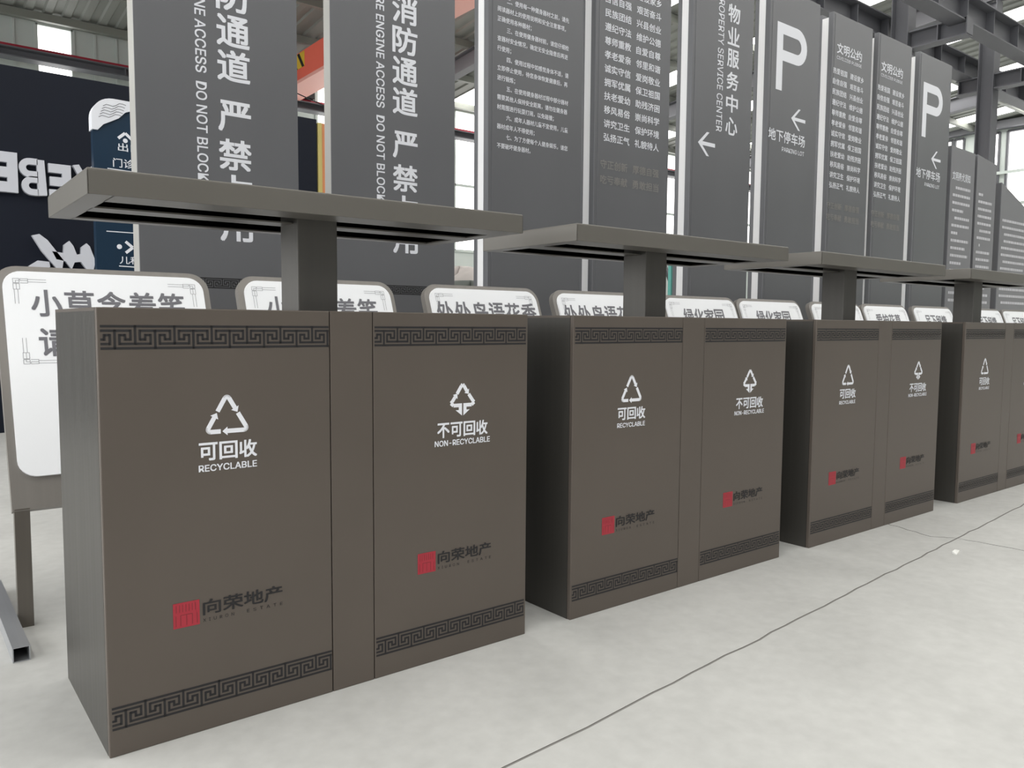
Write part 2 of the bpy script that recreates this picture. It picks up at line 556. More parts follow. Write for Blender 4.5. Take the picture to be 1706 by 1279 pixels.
def meander(mb, x0, x1, z0, z1, y, half=0.0330, start=None):
    """Greek key: top and bottom rules with linked square spirals; cut at x0 and x1"""
    t = (z1 - z0) / 5 * 0.5
    rows = [z1 - t / 2 - (z1 - z0 - t) * k / 5 for k in range(6)]

    def h(a, b, z):
        a, b = max(a, x0), min(b, x1)
        if b > a:
            mb.add([(a, y, z - t / 2), (b, y, z - t / 2), (b, y, z + t / 2), (a, y, z + t / 2)], [(0, 1, 2, 3)])

    def v(x, za, zb):
        a, b = max(x - t / 2, x0), min(x + t / 2, x1)
        if b > a:
            mb.add([(a, y, zb - t / 2), (b, y, zb - t / 2), (b, y, za + t / 2), (a, y, za + t / 2)], [(0, 1, 2, 3)])

    h(x0, x1, rows[0])
    h(x0, x1, rows[5])
    p = (x0 + 0.0225 if start is None else start) - 2 * half
    k = 0
    a1, am = 0.23 * half, 0.5 * half
    while p < x1 + half:
        if k % 2 == 0:      # stem standing on the bottom rule, bar on row 1
            v(p, rows[1], rows[5])
            h(p - half + a1, p + half - a1, rows[1])
            for s in (-1, 1):
                e = p + s * (half - a1)
                v(e, rows[1], rows[3])
                h(min(e, p + s * am), max(e, p + s * am), rows[3])
                v(p + s * am, rows[2], rows[3])
        else:               # stem hanging from the top rule, bar on row 4
            v(p, rows[0], rows[4])
            h(p - half + a1, p + half - a1, rows[4])
            for s in (-1, 1):
                e = p + s * (half - a1)
                v(e, rows[2], rows[4])
                h(min(e, p + s * am), max(e, p + s * am), rows[2])
        p += half
        k += 1
    return mb


def arrow_head(mb, x, z, dx, dz, size, y):
    L = math.hypot(dx, dz)
    dx, dz = dx / L, dz / L
    nx, nz = -dz, dx
    mb.poly([(x + dx * size, z + dz * size), (x + nx * size * 0.85, z + nz * size * 0.85), (x - nx * size * 0.85, z - nz * size * 0.85)], y - 0.0003)


def arc(cx, cz, r, a0, a1, n=6):
    return [(cx + r * math.cos(math.radians(a0 + (a1 - a0) * i / n)), cz + r * math.sin(math.radians(a0 + (a1 - a0) * i / n))) for i in range(n + 1)]


def recycle(cx, zt, zb, wd, y):
    """three bent arrows round a triangle"""
    mb = MB()
    hgt = zt - zb
    t = wd * 0.105
    r = wd * 0.11
    hw = wd / 2
    # corner circle centres
    top = (cx, zt - r)
    bl, br = (cx - hw + r, zb + r), (cx + hw - r, zb + r)
    ang = math.degrees(math.atan2(hgt - 2 * r, hw - r))
    rr = r - t / 2
    # side lines
    def side(a, b, t0, t1):
        return (a[0] + (b[0] - a[0]) * t0, a[1] + (b[1] - a[1]) * t0), (a[0] + (b[0] - a[0]) * t1, a[1] + (b[1] - a[1]) * t1)
    la = math.radians(ang)
    nL = (-math.sin(la) * rr, math.cos(la) * rr)
    nR = (math.sin(la) * rr, math.cos(la) * rr)
    L0, L1 = (bl[0] + nL[0], bl[1] + nL[1]), (top[0] + nL[0], top[1] + nL[1])
    R0, R1 = (top[0] + nR[0], top[1] + nR[1]), (br[0] + nR[0], br[1] + nR[1])
    B0, B1 = (br[0], br[1] - rr), (bl[0], bl[1] - rr)
    lerp = lambda a, b, k: (a[0] + (b[0] - a[0]) * k, a[1] + (b[1] - a[1]) * k)
    # arrow over the top
    pts = [lerp(L0, L1, 0.56)] + arc(top[0], top[1], rr, 90 + (90 - ang) + 0, 90 - (90 - ang), 8)
    pts = [lerp(L0, L1, 0.56)] + [L1] + arc(top[0], top[1], rr, 180 - (90 - ang), 90 - ang, 8) + [R0, lerp(R0, R1, 0.34)]
    mb.stroke(pts, t, y)
    e = lerp(R0, R1, 0.34)
    arrow_head(mb, e[0], e[1], R1[0] - R0[0], R1[1] - R0[1], t * 1.15, y)
    # arrow round the right corner
    pts = [lerp(R0, R1, 0.52), R1] + arc(br[0], br[1], rr, 90 - ang, -90, 8) + [B0, lerp(B0, B1, 0.5)]
    mb.stroke(pts, t, y)
    e = lerp(B0, B1, 0.5)
    arrow_head(mb, e[0], e[1], -1, 0, t * 1.15, y)
    # arrow round the left corner
    pts = [lerp(B0, B1, 0.68), B1] + arc(bl[0], bl[1], rr, -90, -180 - (90 - ang) + 0, 8)
    pts = [lerp(B0, B1, 0.70), B1] + arc(bl[0], bl[1], rr, 270, 90 + ang, 8) + [L0, lerp(L0, L1, 0.36)]
    mb.stroke(pts, t, y)
    e = lerp(L0, L1, 0.36)
    arrow_head(mb, e[0], e[1], L1[0] - L0[0], L1[1] - L0[1], t * 1.15, y)
    return mb


def waste_mark(cx, zt, zb, wd, y):
    """triangle whose lower side turns into two downward arrows"""
    mb = MB()
    hgt = zt - zb
    t = wd * 0.12
    zm = zb + hgt * 0.32
    hw = wd / 2
    r = wd * 0.1
    lerp = lambda a, b, k: (a[0] + (b[0] - a[0]) * k, a[1] + (b[1] - a[1]) * k)
    A, L, R = (cx, zt - t * 0.4), (cx - hw + t * 0.4, zm + t * 0.5), (cx + hw - t * 0.4, zm + t * 0.5)
    mb.stroke([lerp(L, A, 0.52), (cx - r * 0.5, A[1] - r * 0.4), (cx, A[1]), (cx + r * 0.5, A[1] - r * 0.4), lerp(A, R, 0.34)], t, y)
    e = lerp(A, R, 0.34)
    arrow_head(mb, e[0], e[1], R[0] - A[0], R[1] - A[1], t * 1.1, y)
    mb.stroke([lerp(A, R, 0.52), lerp(A, R, 0.9), (R[0], R[1] + r * 0.2), (R[0] - r, zm), (cx + t * 0.75, zm)], t, y)
    mb.stroke([(cx - t * 0.75, zm), (L[0] + r, zm), (L[0], L[1] + r * 0.2), lerp(L, A, 0.12), lerp(L, A, 0.36)], t, y)
    e = lerp(L, A, 0.36)
    arrow_head(mb, e[0], e[1], A[0] - L[0], A[1] - L[1], t * 1.1, y)
    za = zb + (zm - zb) * 0.55
    for s in (-1, 1):
        mb.poly([(cx + s * t * 0.22, zm + t * 0.5), (cx + s * t * 1.25, zm + t * 0.5), (cx + s * t * 1.25, za), (cx + s * t * 2.3, za), (cx + s * t * 0.22, zb)][::s], y)
    return mb


def make_bin():
    b = thing('recycling_bin', 'x', 'recycling bin')
    # shell: sides, back, top and floor plate
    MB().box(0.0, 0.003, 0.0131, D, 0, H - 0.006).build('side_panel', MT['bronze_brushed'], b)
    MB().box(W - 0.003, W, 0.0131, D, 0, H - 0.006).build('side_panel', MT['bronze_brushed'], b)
    MB().box(0.003, W - 0.003, 0.014, D - 0.003, 0, H - 0.006).build('body', MT['tray'], b)
    MB().box(0.003, W - 0.003, D - 0.003, D, 0, H - 0.006).build('back_panel', MT['bronze'], b)
    MB().box(0.0, W, 0.0131, D, H - 0.006, H).build('top_panel', MT['bronze'], b)
    MB().box(S1 + 0.0009, S2 - 0.0009, 0, 0.013, 0.0, H, 0.0016).build('centre_panel', MT['bronze'], b)
    for k, (xa, xb) in enumerate(((0.0, S1 - 0.0009), (S2 + 0.0009, W))):
        d = MB().box(xa, xb, 0, 0.013, 0.0, H, 0.0018).build('door', MT['bronze'], b)
        d['label'] = ('left door with white recyclable mark', 'right door with white non-recyclable mark')[k]
        bx0, bx1 = (0.0055, 0.4268) if k == 0 else (0.5315, 0.9455)
        meander(MB(), bx0, bx1, 0.727, 0.7695, YS).build('meander_band', MT['black'], d)['kind'] = 'stuff'
        meander(MB(), bx0, bx1, 0.0490, 0.0915, YS).build('meander_band', MT['black'], d)['kind'] = 'stuff'
        t = MB()
        lg = MB()
        if k == 0:
            recycle(0.2185, 0.6395, 0.5665, 0.0805, YS).build('recycling_symbol', MT['white'], d)['kind'] = 'stuff'
            chars('可回收', 0.1635, 0.2760, 0.5175, 0.5515, YS, 0.022, MT['white'], d)
            write(t, 'RECYCLABLE', 0.164, 0.274, 0.497, 0.510, YS, 0.016)
            sx0, sz0, sz1, lx1 = 0.1125, 0.2095, 0.2570, 0.3215
        else:
            waste_mark(0.7585, 0.6400, 0.5650, 0.0720, YS).build('recycling_symbol', MT['white'], d)['kind'] = 'stuff'
            chars('不可回收', 0.6875, 0.8315, 0.5165, 0.5510, YS, 0.022, MT['white'], d)
            write(t, 'NON-RECYCLABLE', 0.682, 0.837, 0.4975, 0.5110, YS, 0.016)
            sx0, sz0, sz1, lx1 = 0.6370, 0.2120, 0.2590, 0.8420
        small(t, 'lettering', MT['white'], d)
        s = MB().poly([(sx0, sz0), (sx0 + 0.0475, sz0), (sx0 + 0.0475, sz1), (sx0, sz1)], YS)
        s.build('logo_seal', MT['red'], d)
        write(lg, '向荣地产', sx0 + 0.0535, lx1, sz0 + 0.0145, sz1 - 0.0035, YS, 0.016)
        write(lg, 'XIURON', sx0 + 0.0535, sx0 + 0.112, sz0 + 0.002, sz0 + 0.0085, YS, 0.0, space=1.7)
        write(lg, 'ESTATE', sx0 + 0.137, lx1, sz0 + 0.002, sz0 + 0.0085, YS, 0.0, space=1.7)
        small(lg, 'logo_lettering', MT['black'], d)
        # engraved lines of the seal
        q = MB()
        u = 0.0475
        for fx in (0.12, 0.24, 0.36, 0.48, 0.60, 0.72, 0.84):
            q.stroke([(sx0 + u * fx, sz0 + u * 0.62), (sx0 + u * fx, sz0 + u * 0.92)], 0.0010, YS * 1.6)
        for fx in (0.1, 0.28, 0.5, 0.72, 0.9):
            q.stroke([(sx0 + u * fx, sz0 + u * 0.08), (sx0 + u * fx, sz0 + u * 0.5)], 0.0010, YS * 1.6)
        q.stroke([(sx0 + u * 0.28, sz0 + u * 0.5), (sx0 + u * 0.72, sz0 + u * 0.5)], 0.0010, YS * 1.6)
        small(q, 'seal_lines', MT['seal_line'], d)
    # post
    px0, px1, py0, py1 = 0.424, 0.5177, 0.143, 0.237
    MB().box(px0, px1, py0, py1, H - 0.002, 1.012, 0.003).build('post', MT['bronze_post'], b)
    # roof: folded tray with two long dark recesses in its underside
    rx0, rx1, ry0, ry1, z0, z1 = -0.004, 0.929, -0.013, 0.390, 0.988, 1.032
    r = MB().box(rx0, rx1, ry0, ry1, z1 - 0.006, z1, 0.0026)
    r.box(rx0, rx1, ry0, ry0 + 0.003, z0, z1 - 0.0035, 0.0008).box(rx0, rx1, ry1 - 0.003, ry1, z0, z1 - 0.0035, 0.0008)
    r.box(rx0, rx0 + 0.003, ry0, ry1, z0, z1 - 0.0035, 0.0008).box(rx1 - 0.003, rx1, ry0, ry1, z0, z1 - 0.0035, 0.0008)
    roof = r.build('roof', MT['bronze_roof'], b)
    u = MB().box(rx0 + 0.002, rx0 + 0.042, ry0 + 0.002, ry1 - 0.002, z0, z0 + 0.003).box(rx1 - 0.042, rx1 - 0.002, ry0 + 0.002, ry1 - 0.002, z0, z0 + 0.003)
    for ya, yb in ((ry0 + 0.002, 0.073), (0.166, 0.228), (0.352, ry1 - 0.002)):
        u.box(rx0 + 0.04, rx1 - 0.04, ya, yb, z0, z0 + 0.003)
    u.build('underside_frame', MT['bronze_roof'], roof)
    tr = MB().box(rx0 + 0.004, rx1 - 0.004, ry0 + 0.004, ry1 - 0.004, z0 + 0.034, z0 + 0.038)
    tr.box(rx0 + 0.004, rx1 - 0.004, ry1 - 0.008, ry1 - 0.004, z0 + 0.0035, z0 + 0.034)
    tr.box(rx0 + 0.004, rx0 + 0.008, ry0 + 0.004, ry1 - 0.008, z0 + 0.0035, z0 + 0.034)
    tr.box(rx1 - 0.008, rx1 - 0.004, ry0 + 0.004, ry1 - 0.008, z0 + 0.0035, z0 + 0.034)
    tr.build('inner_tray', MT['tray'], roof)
    return b, roof


MT['seal_line'] = mat('seal_line_print', (120, 40, 46), 0.5)
proto, roof1 = make_bin()
bin_labels = [
    'nearest dark bronze twin recycling bin, largest, both door logos clearly readable',
    'second recycling bin from the nearest, with its roof edge behind the nearest roof',
    'third recycling bin from the nearest, crack in the floor at its foot',
    'farthest recycling bin, cut off by the right edge of the photo',
]
for i, x in enumerate((0.0, 1.1028, 2.2336, 3.414)):
    o = proto if i == 0 else copy_tree(proto)
    o.location = (x, 0, 0)
    o['label'] = bin_labels[i]
    o['group'] = 'row of twin recycling bins'
roof1.rotation_euler.y = math.radians(-0.3)


# ================================================================== LAWN NOTICE SIGNS
TH = math.atan(0.38)
CT = math.cos(TH)


def rounded(x0, x1, z0, z1, r, n=7):
    return (arc(x0 + r, z0 + r, r, 180, 270, n) + arc(x1 - r, z0 + r, r, 270, 360, n) + arc(x1 - r, z1 - r, r, 0, 90, n) + arc(x0 + r, z1 - r, r, 90, 180, n))


def corner_mark(mb, x, z, s, y, v=1):
    t = 0.0009
    c = 0.56
    m = lambda pts: mb.stroke([(x + s * a * c, z - v * b * c) for a, b in pts], t, y)
    m([(0, 0), (0.026, 0), (0.026, 0.022), (0, 0.022), (0, 0)])
    m([(0.011, 0.022), (0.011, 0.010), (0.026, 0.010)])
    m([(0.030, 0.022), (0.062, 0.022), (0.062, 0.0), (0.030, 0.0), (0.030, 0.010), (0.062, 0.010)])
    m([(0.062, 0.003), (0.140, 0.003)])
    m([(0.062, 0.016), (0.140, 0.016)])
    m([(0, 0.026), (0.026, 0.026), (0.026, 0.056), (0, 0.056), (0, 0.026)])
    m([(0.013, 0.026), (0.013, 0.056)])
    m([(0.003, 0.056), (0.003, 0.130)])
    m([(0.018, 0.056), (0.018, 0.130)])


def make_sign(x, dy, w, text, second, label):
    r = thing('lawn_sign', label, 'sign', (x, 0.80 + dy, 0), 0, 'row of white lawn notice signs')
    ph = 0.668
    p = MB().prism([(0, 0), (w, 0)] + arc(w - 0.055, ph - 0.055, 0.055, 0, 90, 7) + arc(0.055, ph - 0.055, 0.055, 90, 180, 7), 0, 0.026).build('plate', MT['sign_frame'], r, loc=(0, 0, 0.30))
    p.rotation_euler = (-TH, 0, 0)
    MB().prism(rounded(0.019, w - 0.019, 0.083, ph - 0.018, 0.045), -0.008, 0.0005).build('panel', MT['panel'], p)
    t = MB()
    n = len(text)
    c = 0.0815
    x0 = w / 2 - n * c / 2 + 0.004
    chars(text, x0 - 0.003, x0 + n * c - 0.005, 0.519, 0.597, -0.0086, 0.018, MT['grey'], p)
    if second:
        chars(second, 0.088, 0.169, 0.405, 0.487, -0.0086, 0.018, MT['grey'], p)
    k = MB()
    corner_mark(k, 0.043, 0.628, 1, -0.0086)
    corner_mark(k, w - 0.043, 0.628, -1, -0.0086)
    corner_mark(k, 0.052, 0.385, 1, -0.0086, -1)
    corner_mark(k, w - 0.052, 0.385, -1, -0.0086, -1)
    small(k, 'corner_ornament', MT['grey'], p)
    for s in (0.004, w - 0.038):
        MB().prism([(s, 0.0), (s + 0.034, 0.0), (s + 0.034, 0.305), (s, 0.305)], 0.0005, 0.0255).build('leg', MT['leg'], r)
    return r


make_sign(-0.052, 0, 0.560, '小草含羞笑', '请', 'white lawn sign with brown frame, leftmost, standing behind the nearest bin')
make_sign(0.598, 0, 0.562, '小草含羞笑', None, 'white lawn sign behind the post of the nearest bin, same words as the leftmost')
make_sign(1.290, 0, 0.550, '处处鸟语花香', None, 'white lawn sign showing above the gap right of the nearest bin')
make_sign(1.938, 0.02, 0.555, '处处鸟语花香', None, 'white lawn sign partly hidden by the post of the second bin')
make_sign(2.660, 0.05, 0.575, '绿化家园', None, 'white lawn sign right beside the post of the second bin')
make_sign(3.262, 0.06, 0.595, '绿化家园', None, 'white lawn sign above the right end of the second bin')
make_sign(3.970, 0.07, 0.580, '爱护花草', None, 'white lawn sign mostly hidden by the post of the third bin')
make_sign(4.565, 0.07, 0.585, '爱护花草', None, 'white lawn sign fully visible above the right half of the third bin')
make_sign(5.190, 0.05, 0.600, '足下留情', None, 'white lawn sign directly left of the post of the farthest bin')
make_sign(6.050, 0.05, 0.610, '足下留情', None, 'white lawn sign directly right of the post of the farthest bin')
make_sign(6.690, 0.05, 0.600, '足下留情', None, 'white lawn sign at the right edge of the photo, only its corner showing')

# ---- square tube lying by the first sign
tb = MB()
xa, xb, ya, yb, th = -0.086, -0.051, 0.568, 1.15, 0.0022
tb.box(xa, xb, ya, yb, 0, th).box(xa, xb, ya, yb, 0.035 - th, 0.035).box(xa, xa + th, ya, yb, th, 0.035 - th).box(xb - th, xb, ya, yb, th, 0.035 - th)
tag(tb.build('steel_tube', MT['tube']), 'short hollow square steel tube on the floor at lower left', 'tube')
sc = MB()
sc.add([(0, 0, 0.002), (0.055, 0.012, 0.004), (0.06, 0.03, 0.002), (0.004, 0.016, 0.008), (0, 0, 0.0), (0.055, 0.012, 0.0), (0.06, 0.03, 0.0), (0.004, 0.016, 0.0)],
       [(0, 1, 2, 3), (7, 6, 5, 4), (0, 4, 5, 1), (1, 5, 6, 2), (2, 6, 7, 3), (3, 7, 4, 0)])
o = sc.build('paper_scrap', MT['paper'], loc=(2.57, -0.35, 0.0))
tag(o, 'tiny white paper scrap on the floor by the crossing cracks', 'litter')


# ================================================================== TALL PYLON SIGNS
PY = 1.5
YP = -0.0030   # print on the front panel


def pylon(x0, x1, h, label, rot=0.0, strip=True, dep=0.078, group='row of tall bronze pylon signs'):
    w = x1 - x0
    r = thing('pylon_sign', label, 'sign', (x0, PY, 0), rot, group)
    if strip:
        MB().box(0, w, 0, 0.036, 0.02, h, 0.0025).build('front_case', MT['pylon'], r)
        MB().box(0.003, w - 0.003, 0.036, 0.084, 0.02, h - 0.03).build('light_strip', MT['strip'], r)
        MB().box(0, w, 0.084, 0.112, 0.02, h, 0.0025).build('back_case', MT['pylon'], r)
        MB().box(0.022, w - 0.008, -0.0022, 0.0005, 0.03, h - 0.012, 0.0009).build('front_panel', MT['pylon'], r)
    else:
        MB().box(0.003, w, 0.004, dep, 0.02, h, 0.002).build('case', MT['pylon'], r)
        MB().box(0, 0.003, 0.002, dep + 0.002, 0.02, h, 0.001).build('side_panel', MT['pylon_lit_side'], r)
        MB().box(0.0, w, -0.0022, 0.0035, 0.02, h, 0.0009).build('front_panel', MT['pylon'], r)
    MB().box(-0.02, w + 0.02, -0.03, 0.15, 0, 0.02).build('base_plate', MT['steel'], r)
    return r


def arrow_left(mb, x0, x1, zc, hh, t, y):
    """shaft plus two barbs, pointing left"""
    mb.stroke([(x0 + t * 0.6, zc), (x1, zc)], t, y)
    xr = x0 + (x1 - x0) * 0.5
    mb.poly([(x0, zc), (x0 + t * 1.25, zc), (xr + t * 1.1, zc + hh), (xr, zc + hh)], y - 0.0002)
    mb.poly([(x0, zc), (xr, zc - hh), (xr + t * 1.1, zc - hh), (x0 + t * 1.25, zc)], y - 0.0004)


def fire(x0, x1, label, dep):
    r = pylon(x0, x1, 2.6, label, strip=False, dep=dep)
    t = MB()
    tops = [2.095, 1.970, 1.842, 1.718, None, 1.535, 1.397, 1.268, 1.135]
    for ch, zc in zip('消防通道 严禁占用', tops):
        if zc:
            write(MB(), ch, 0.280, 0.402, zc - 0.058, zc + 0.055, YP, 0.019).build('character', MT['white'], r)
    e = MB()
    write(e, 'FIRE ENGINE ACCESS', 0.203, 0.242, 1.672, 2.165, YP, 0.01, 'down')
    write(e, 'DO NOT BLOCK', 0.203, 0.242, 1.287, 1.640, YP, 0.01, 'down')
    small(e, 'lettering', MT['white'], r)
    meander(MB(), 0.0, x1 - x0 - 0.005, 0.902, 0.940, YP, half=0.0315, start=0.0).build('meander_band', MT['black'], r)['kind'] = 'stuff'
    return r


fire(0.425, 1.012, 'first tall fire access pylon from the left, behind the nearest bin roof', 0.078)
fire(1.152, 1.747, 'second tall fire access pylon from the left, right of the first', 0.058)

# fitness rules
r = pylon(1.933, 2.520, 2.89, 'tall pylon crowded with small paragraphs of exercise equipment rules')
t = MB()
rules = [(1, '二、使用每一种健身器材之前，请先'), (0, '阅读器材上的使用说明和安全注意事项，'), (0, '正确使用各种器材；'),
         (1, '三、在使用健身器材前，请您仔细检'), (0, '查器材安全情况，确定无安全隐患后再进'), (0, '行使用；'),
         (1, '四、使用过程中如感觉身体不适，请'), (0, '立即停止使用，待您身体恢复健康后，再'), (0, '进行锻炼；'),
         (1, '五、在使用健身器材过程中部分器材'), (0, '需要其他人保持安全距离，请勿在健身器'), (0, '材周围进行玩耍打闹，以免碰撞；'),
         (1, '六、成年人器材儿童不宜使用，儿童'), (0, '器材成年人不得使用；'),
         (1, '七、为了方便每个人健身娱乐，请您'), (0, '不要破坏健身器材。')]
for k, (ind, s) in enumerate(rules):
    line(t, s, 0.048 + ind * 0.054, 2.268 - k * 0.0440 - 0.012, 0.0258, YP, 0.012, 0.94)
small(t, 'lettering', MT['white'], r)

PLEDGE = ['热爱祖国 建设家乡', '自信自强 艰苦奋斗', '民族团结 兴县创业', '遵纪守法 维护公德', '尊师重教 自爱自尊', '孝老爱亲 邻里和谐',
          '诚实守信 爱岗敬业', '拥军优属 保卫祖国', '扶老爱幼 助残济困', '移风易俗 崇尚科学', '讲究卫生 保护环境', '弘扬正气 礼貌待人']


def pledge(x0, x1, label, a, b, gap):
    r = pylon(x0, x1, 2.89, label)
    w = x1 - x0
    t = MB()
    write(t, '文明公约', a + 0.04, b - 0.035, 2.628, 2.700, YP, 0.016)
    write(t, 'CIVILIZED PLEDGE', a + 0.04, b - 0.035, 2.590, 2.612, YP, 0.004)
    for k, s in enumerate(PLEDGE):
        z = 2.525 - k * 0.0693
        l, m = s.split(' ')
        c = (b - a - gap) / 2
        write(t, l, a, a + c, z - 0.037, z + 0.004, YP, 0.014)
        write(t, m, b - c, b, z - 0.037, z + 0.004, YP, 0.014)
    small(t, 'lettering', MT['white'], r)
    g = MB()
    for k, s in enumerate(('守正创新 厚德自强', '吃亏奉献 勇敢担当')):
        z = 1.630 - k * 0.078
        l, m = s.split(' ')
        c = (b - a - gap) / 2
        write(g, l, a - 0.02, a + c - 0.012, z - 0.045, z, YP, 0.014)
        write(g, m, b - c - 0.012, b + 0.004, z - 0.045, z, YP, 0.014)
    small(g, 'faint_lettering', MT['ghost'], r)
    return r


pledge(2.609, 3.178, 'first pledge pylon from the left, two columns of four character mottos', 0.062, 0.485, 0.040)

# property service centre
r = pylon(3.364, 3.928, 2.89, 'tall pylon with vertical property service centre lettering and white arrow')
t = MB()
for ch, zc in zip('物业服务中心', (2.612, 2.482, 2.355, 2.225, 2.095, 1.963)):
    write(MB(), ch, 0.310, 0.424, zc - 0.052, zc + 0.052, YP, 0.016).build('character', MT['white'], r)
write(t, 'PROPERTY SERVICE CENTER', 0.222, 0.276, 1.915, 2.700, YP, 0.004, 'down')
small(t, 'lettering', MT['white'], r)
t = MB()
arrow_left(t, 0.062, 0.218, 1.828, 0.068, 0.022, YP)
t.build('arrow', MT['white'], r)


def parking(x0, x1, label):
    r = pylon(x0, x1, 2.89, label)
    t = MB()
    # large P
    px, pw, zt, zb, k = 0.073, 0.335, 2.676, 2.262, 0.066
    bowl = 0.175
    zc = zt - bowl / 2 - k * 0.4
    ro = (zt - (zc - (zt - zc))) / 2
    mid = px + pw - ro
    t.poly([(px, zb), (px + k, zb), (px + k, zt), (px, zt)], YP)
    outer = [(px + k, zt)] + arc(mid, zt - ro, ro, 90, -90, 14) + [(px + k, zt - 2 * ro)]
    inner = [(px + k, zt - k)] + arc(mid, zt - ro, ro - k, 90, -90, 14) + [(px + k, zt - 2 * ro + k)]
    n = len(outer)
    t.add([(x, YP, z) for x, z in outer + inner], [(i, i + 1, i + 1 + n, i + n) for i in range(n - 1)])
    t.build('letter', MT['white'], r)
    t = MB()
    arrow_left(t, 0.252, 0.415, 2.112, 0.068, 0.021, YP)
    t.build('arrow', MT['white'], r)
    t = MB()
    write(t, '地下停车场', 0.010, 0.417, 1.945, 2.020, YP, 0.012)
    write(t, 'PARKING LOT', 0.160, 0.413, 1.890, 1.918, YP, 0.006)
    small(t, 'lettering', MT['white'], r)
    return r


parking(4.096, 4.650, 'first tall parking pylon with large white P, above the second bin roof')
pledge(4.812, 5.332, 'second pledge pylon from the left, between the first P and another pledge pylon', 0.012, 0.412, 0.040)
pledge(5.419, 5.918, 'third and smallest looking pledge pylon, directly left of the far P pylon', 0.004, 0.400, 0.040)
parking(6.047, 6.600, 'second and farther parking pylon with large white P')


def notice(x0, x1, h, drop, label, title, seed):
    w = x1 - x0
    r = thing('pylon_sign', label, 'sign', (x0, PY, 0), 0, 'row of tall bronze pylon signs')
    out = lambda a, b, e: [(a, 0.02), (b, 0.02), (b, h - e - drop * b / w), (a, h - e - drop * a / w)]
    MB().prism(out(0, w, 0), 0.004, 0.112).build('case', MT['pylon'], r)
    MB().prism(out(0.0, w, 0.0), -0.0022, 0.0035).build('front_panel', MT['notice'], r)
    MB().box(-0.02, w + 0.02, -0.03, 0.15, 0, 0.02).build('base_plate', MT['steel'], r)
    rnd = random.Random(seed)
    t = MB()
    if title:
        write(t, title, 0.03, w - 0.08, h - 0.27, h - 0.20, YP, 0.012)
    if title:
        small(t, 'title_lettering', MT['white'], r)
    g = MB()
    z = h - 0.33
    while z > 0.95:
        a = 0.05 + (0.05 if rnd.random() < 0.3 else 0)
        b = w - (0.07 if rnd.random() < 0.6 else rnd.uniform(0.12, 0.3))
        x = a
        while x < b:
            d = rnd.uniform(0.02, 0.05)
            g.poly([(x, z - 0.011), (min(b, x + d), z - 0.011), (min(b, x + d), z + 0.011), (x, z + 0.011)], YP)
            x += d + 0.006
        z -= 0.062
    small(g, 'small_print', MT['notice_print'], r)
    return r


notice(6.660, 7.110, 2.268, 0.01, 'low notice pylon right beside the far P pylon', '文明养犬须知', 3)
notice(7.160, 7.560, 2.262, 0.04, 'low pale notice pylon in front of the distant column', None, 5)
notice(7.690, 8.550, 2.085, 0.26, 'lowest notice pylon with a sloping top at the right edge', None, 9)


# ================================================================== BACKGROUND THINGS
# ---- dark board with upside-down raised letters
bd = thing('letter_board', 'dark navy letter board with raised silver letters mounted upside down', 'signboard', (0, 5.0, 0))
MB().box(-2.2, 2.69, 0, 0.08, 0, 2.515, 0.004).build('board', MT['board'], bd)


def raised(text, x0, x1, z0, z1, bold=0.05):
    vs, fs = glyphs(text, 0.0, 1.0, bold)
    vs = [(-a, -b) for a, b, l in vs]
    ax0, ax1 = min(v[0] for v in vs), max(v[0] for v in vs)
    az0, az1 = min(v[1] for v in vs), max(v[1] for v in vs)
    pts = [(x0 + (a - ax0) / (ax1 - ax0) * (x1 - x0), z0 + (b - az0) / (az1 - az0) * (z1 - z0)) for a, b in vs]
    bm = bmesh.new()
    bv = [bm.verts.new((a, -0.045, b)) for a, b in pts]
    for f in fs:
        try:
            bm.faces.new([bv[i] for i in f])
        except ValueError:
            pass
    bmesh.ops.remove_doubles(bm, verts=bm.verts[:], dist=0.0002)
    g = bmesh.ops.extrude_face_region(bm, geom=bm.faces[:])
    bmesh.ops.translate(bm, verts=[v for v in g['geom'] if isinstance(v, bmesh.types.BMVert)], vec=(0, 0.0448, 0))
    bm.verts.index_update()
    mb = MB()
    mb.add([v.co[:] for v in bm.verts], [[v.index for v in f.verts] for f in bm.faces])
    bm.free()
    mb.build('raised_letter', MT['letters'], bd)


raised('E', 0.32, 0.475, 1.655, 1.925)
def solid_ring(outer, inner, mb):
    for k in range(len(outer) - 1):
        q = [outer[k], outer[k + 1], inner[k + 1], inner[k]]
        a = sum(p[0] * r[1] - r[0] * p[1] for p, r in zip(q, q[1:] + q[:1]))
        mb.prism(q if a > 0 else q[::-1], -0.045, -0.0002)


lb = MB()
lb.prism([(0.592, 1.648), (0.648, 1.655), (0.636, 1.895), (0.590, 1.895)], -0.045, -0.0002)
for za, zb, xw in ((1.648, 1.778, 0.495), (1.770, 1.900, 0.482)):
    ro = (zb - za) / 2
    cx0, cz0 = xw + ro, (za + zb) / 2
    ri = ro - 0.043
    solid_ring([(0.595, za)] + arc(cx0, cz0, ro, 270, 90, 12) + [(0.595, zb)], [(0.595, za + 0.043)] + arc(cx0, cz0, ri, 270, 90, 12) + [(0.595, zb - 0.043)], lb)
lb.build('raised_letter', MT['letters'], bd)
raised('E', 0.660, 0.800, 1.640, 1.880)
lx = MB().prism([(0.812, 1.885), (0.852, 1.895), (0.985, 1.650), (0.935, 1.645)][::-1], -0.045, -0.0002)
lx.prism([(0.935, 1.895), (0.980, 1.890), (0.860, 1.645), (0.815, 1.650)][::-1], -0.0455, -0.0002)
lx.build('raised_letter', MT['letters'], bd)
raised('E', 0.15, 0.305, 1.655, 1.925)
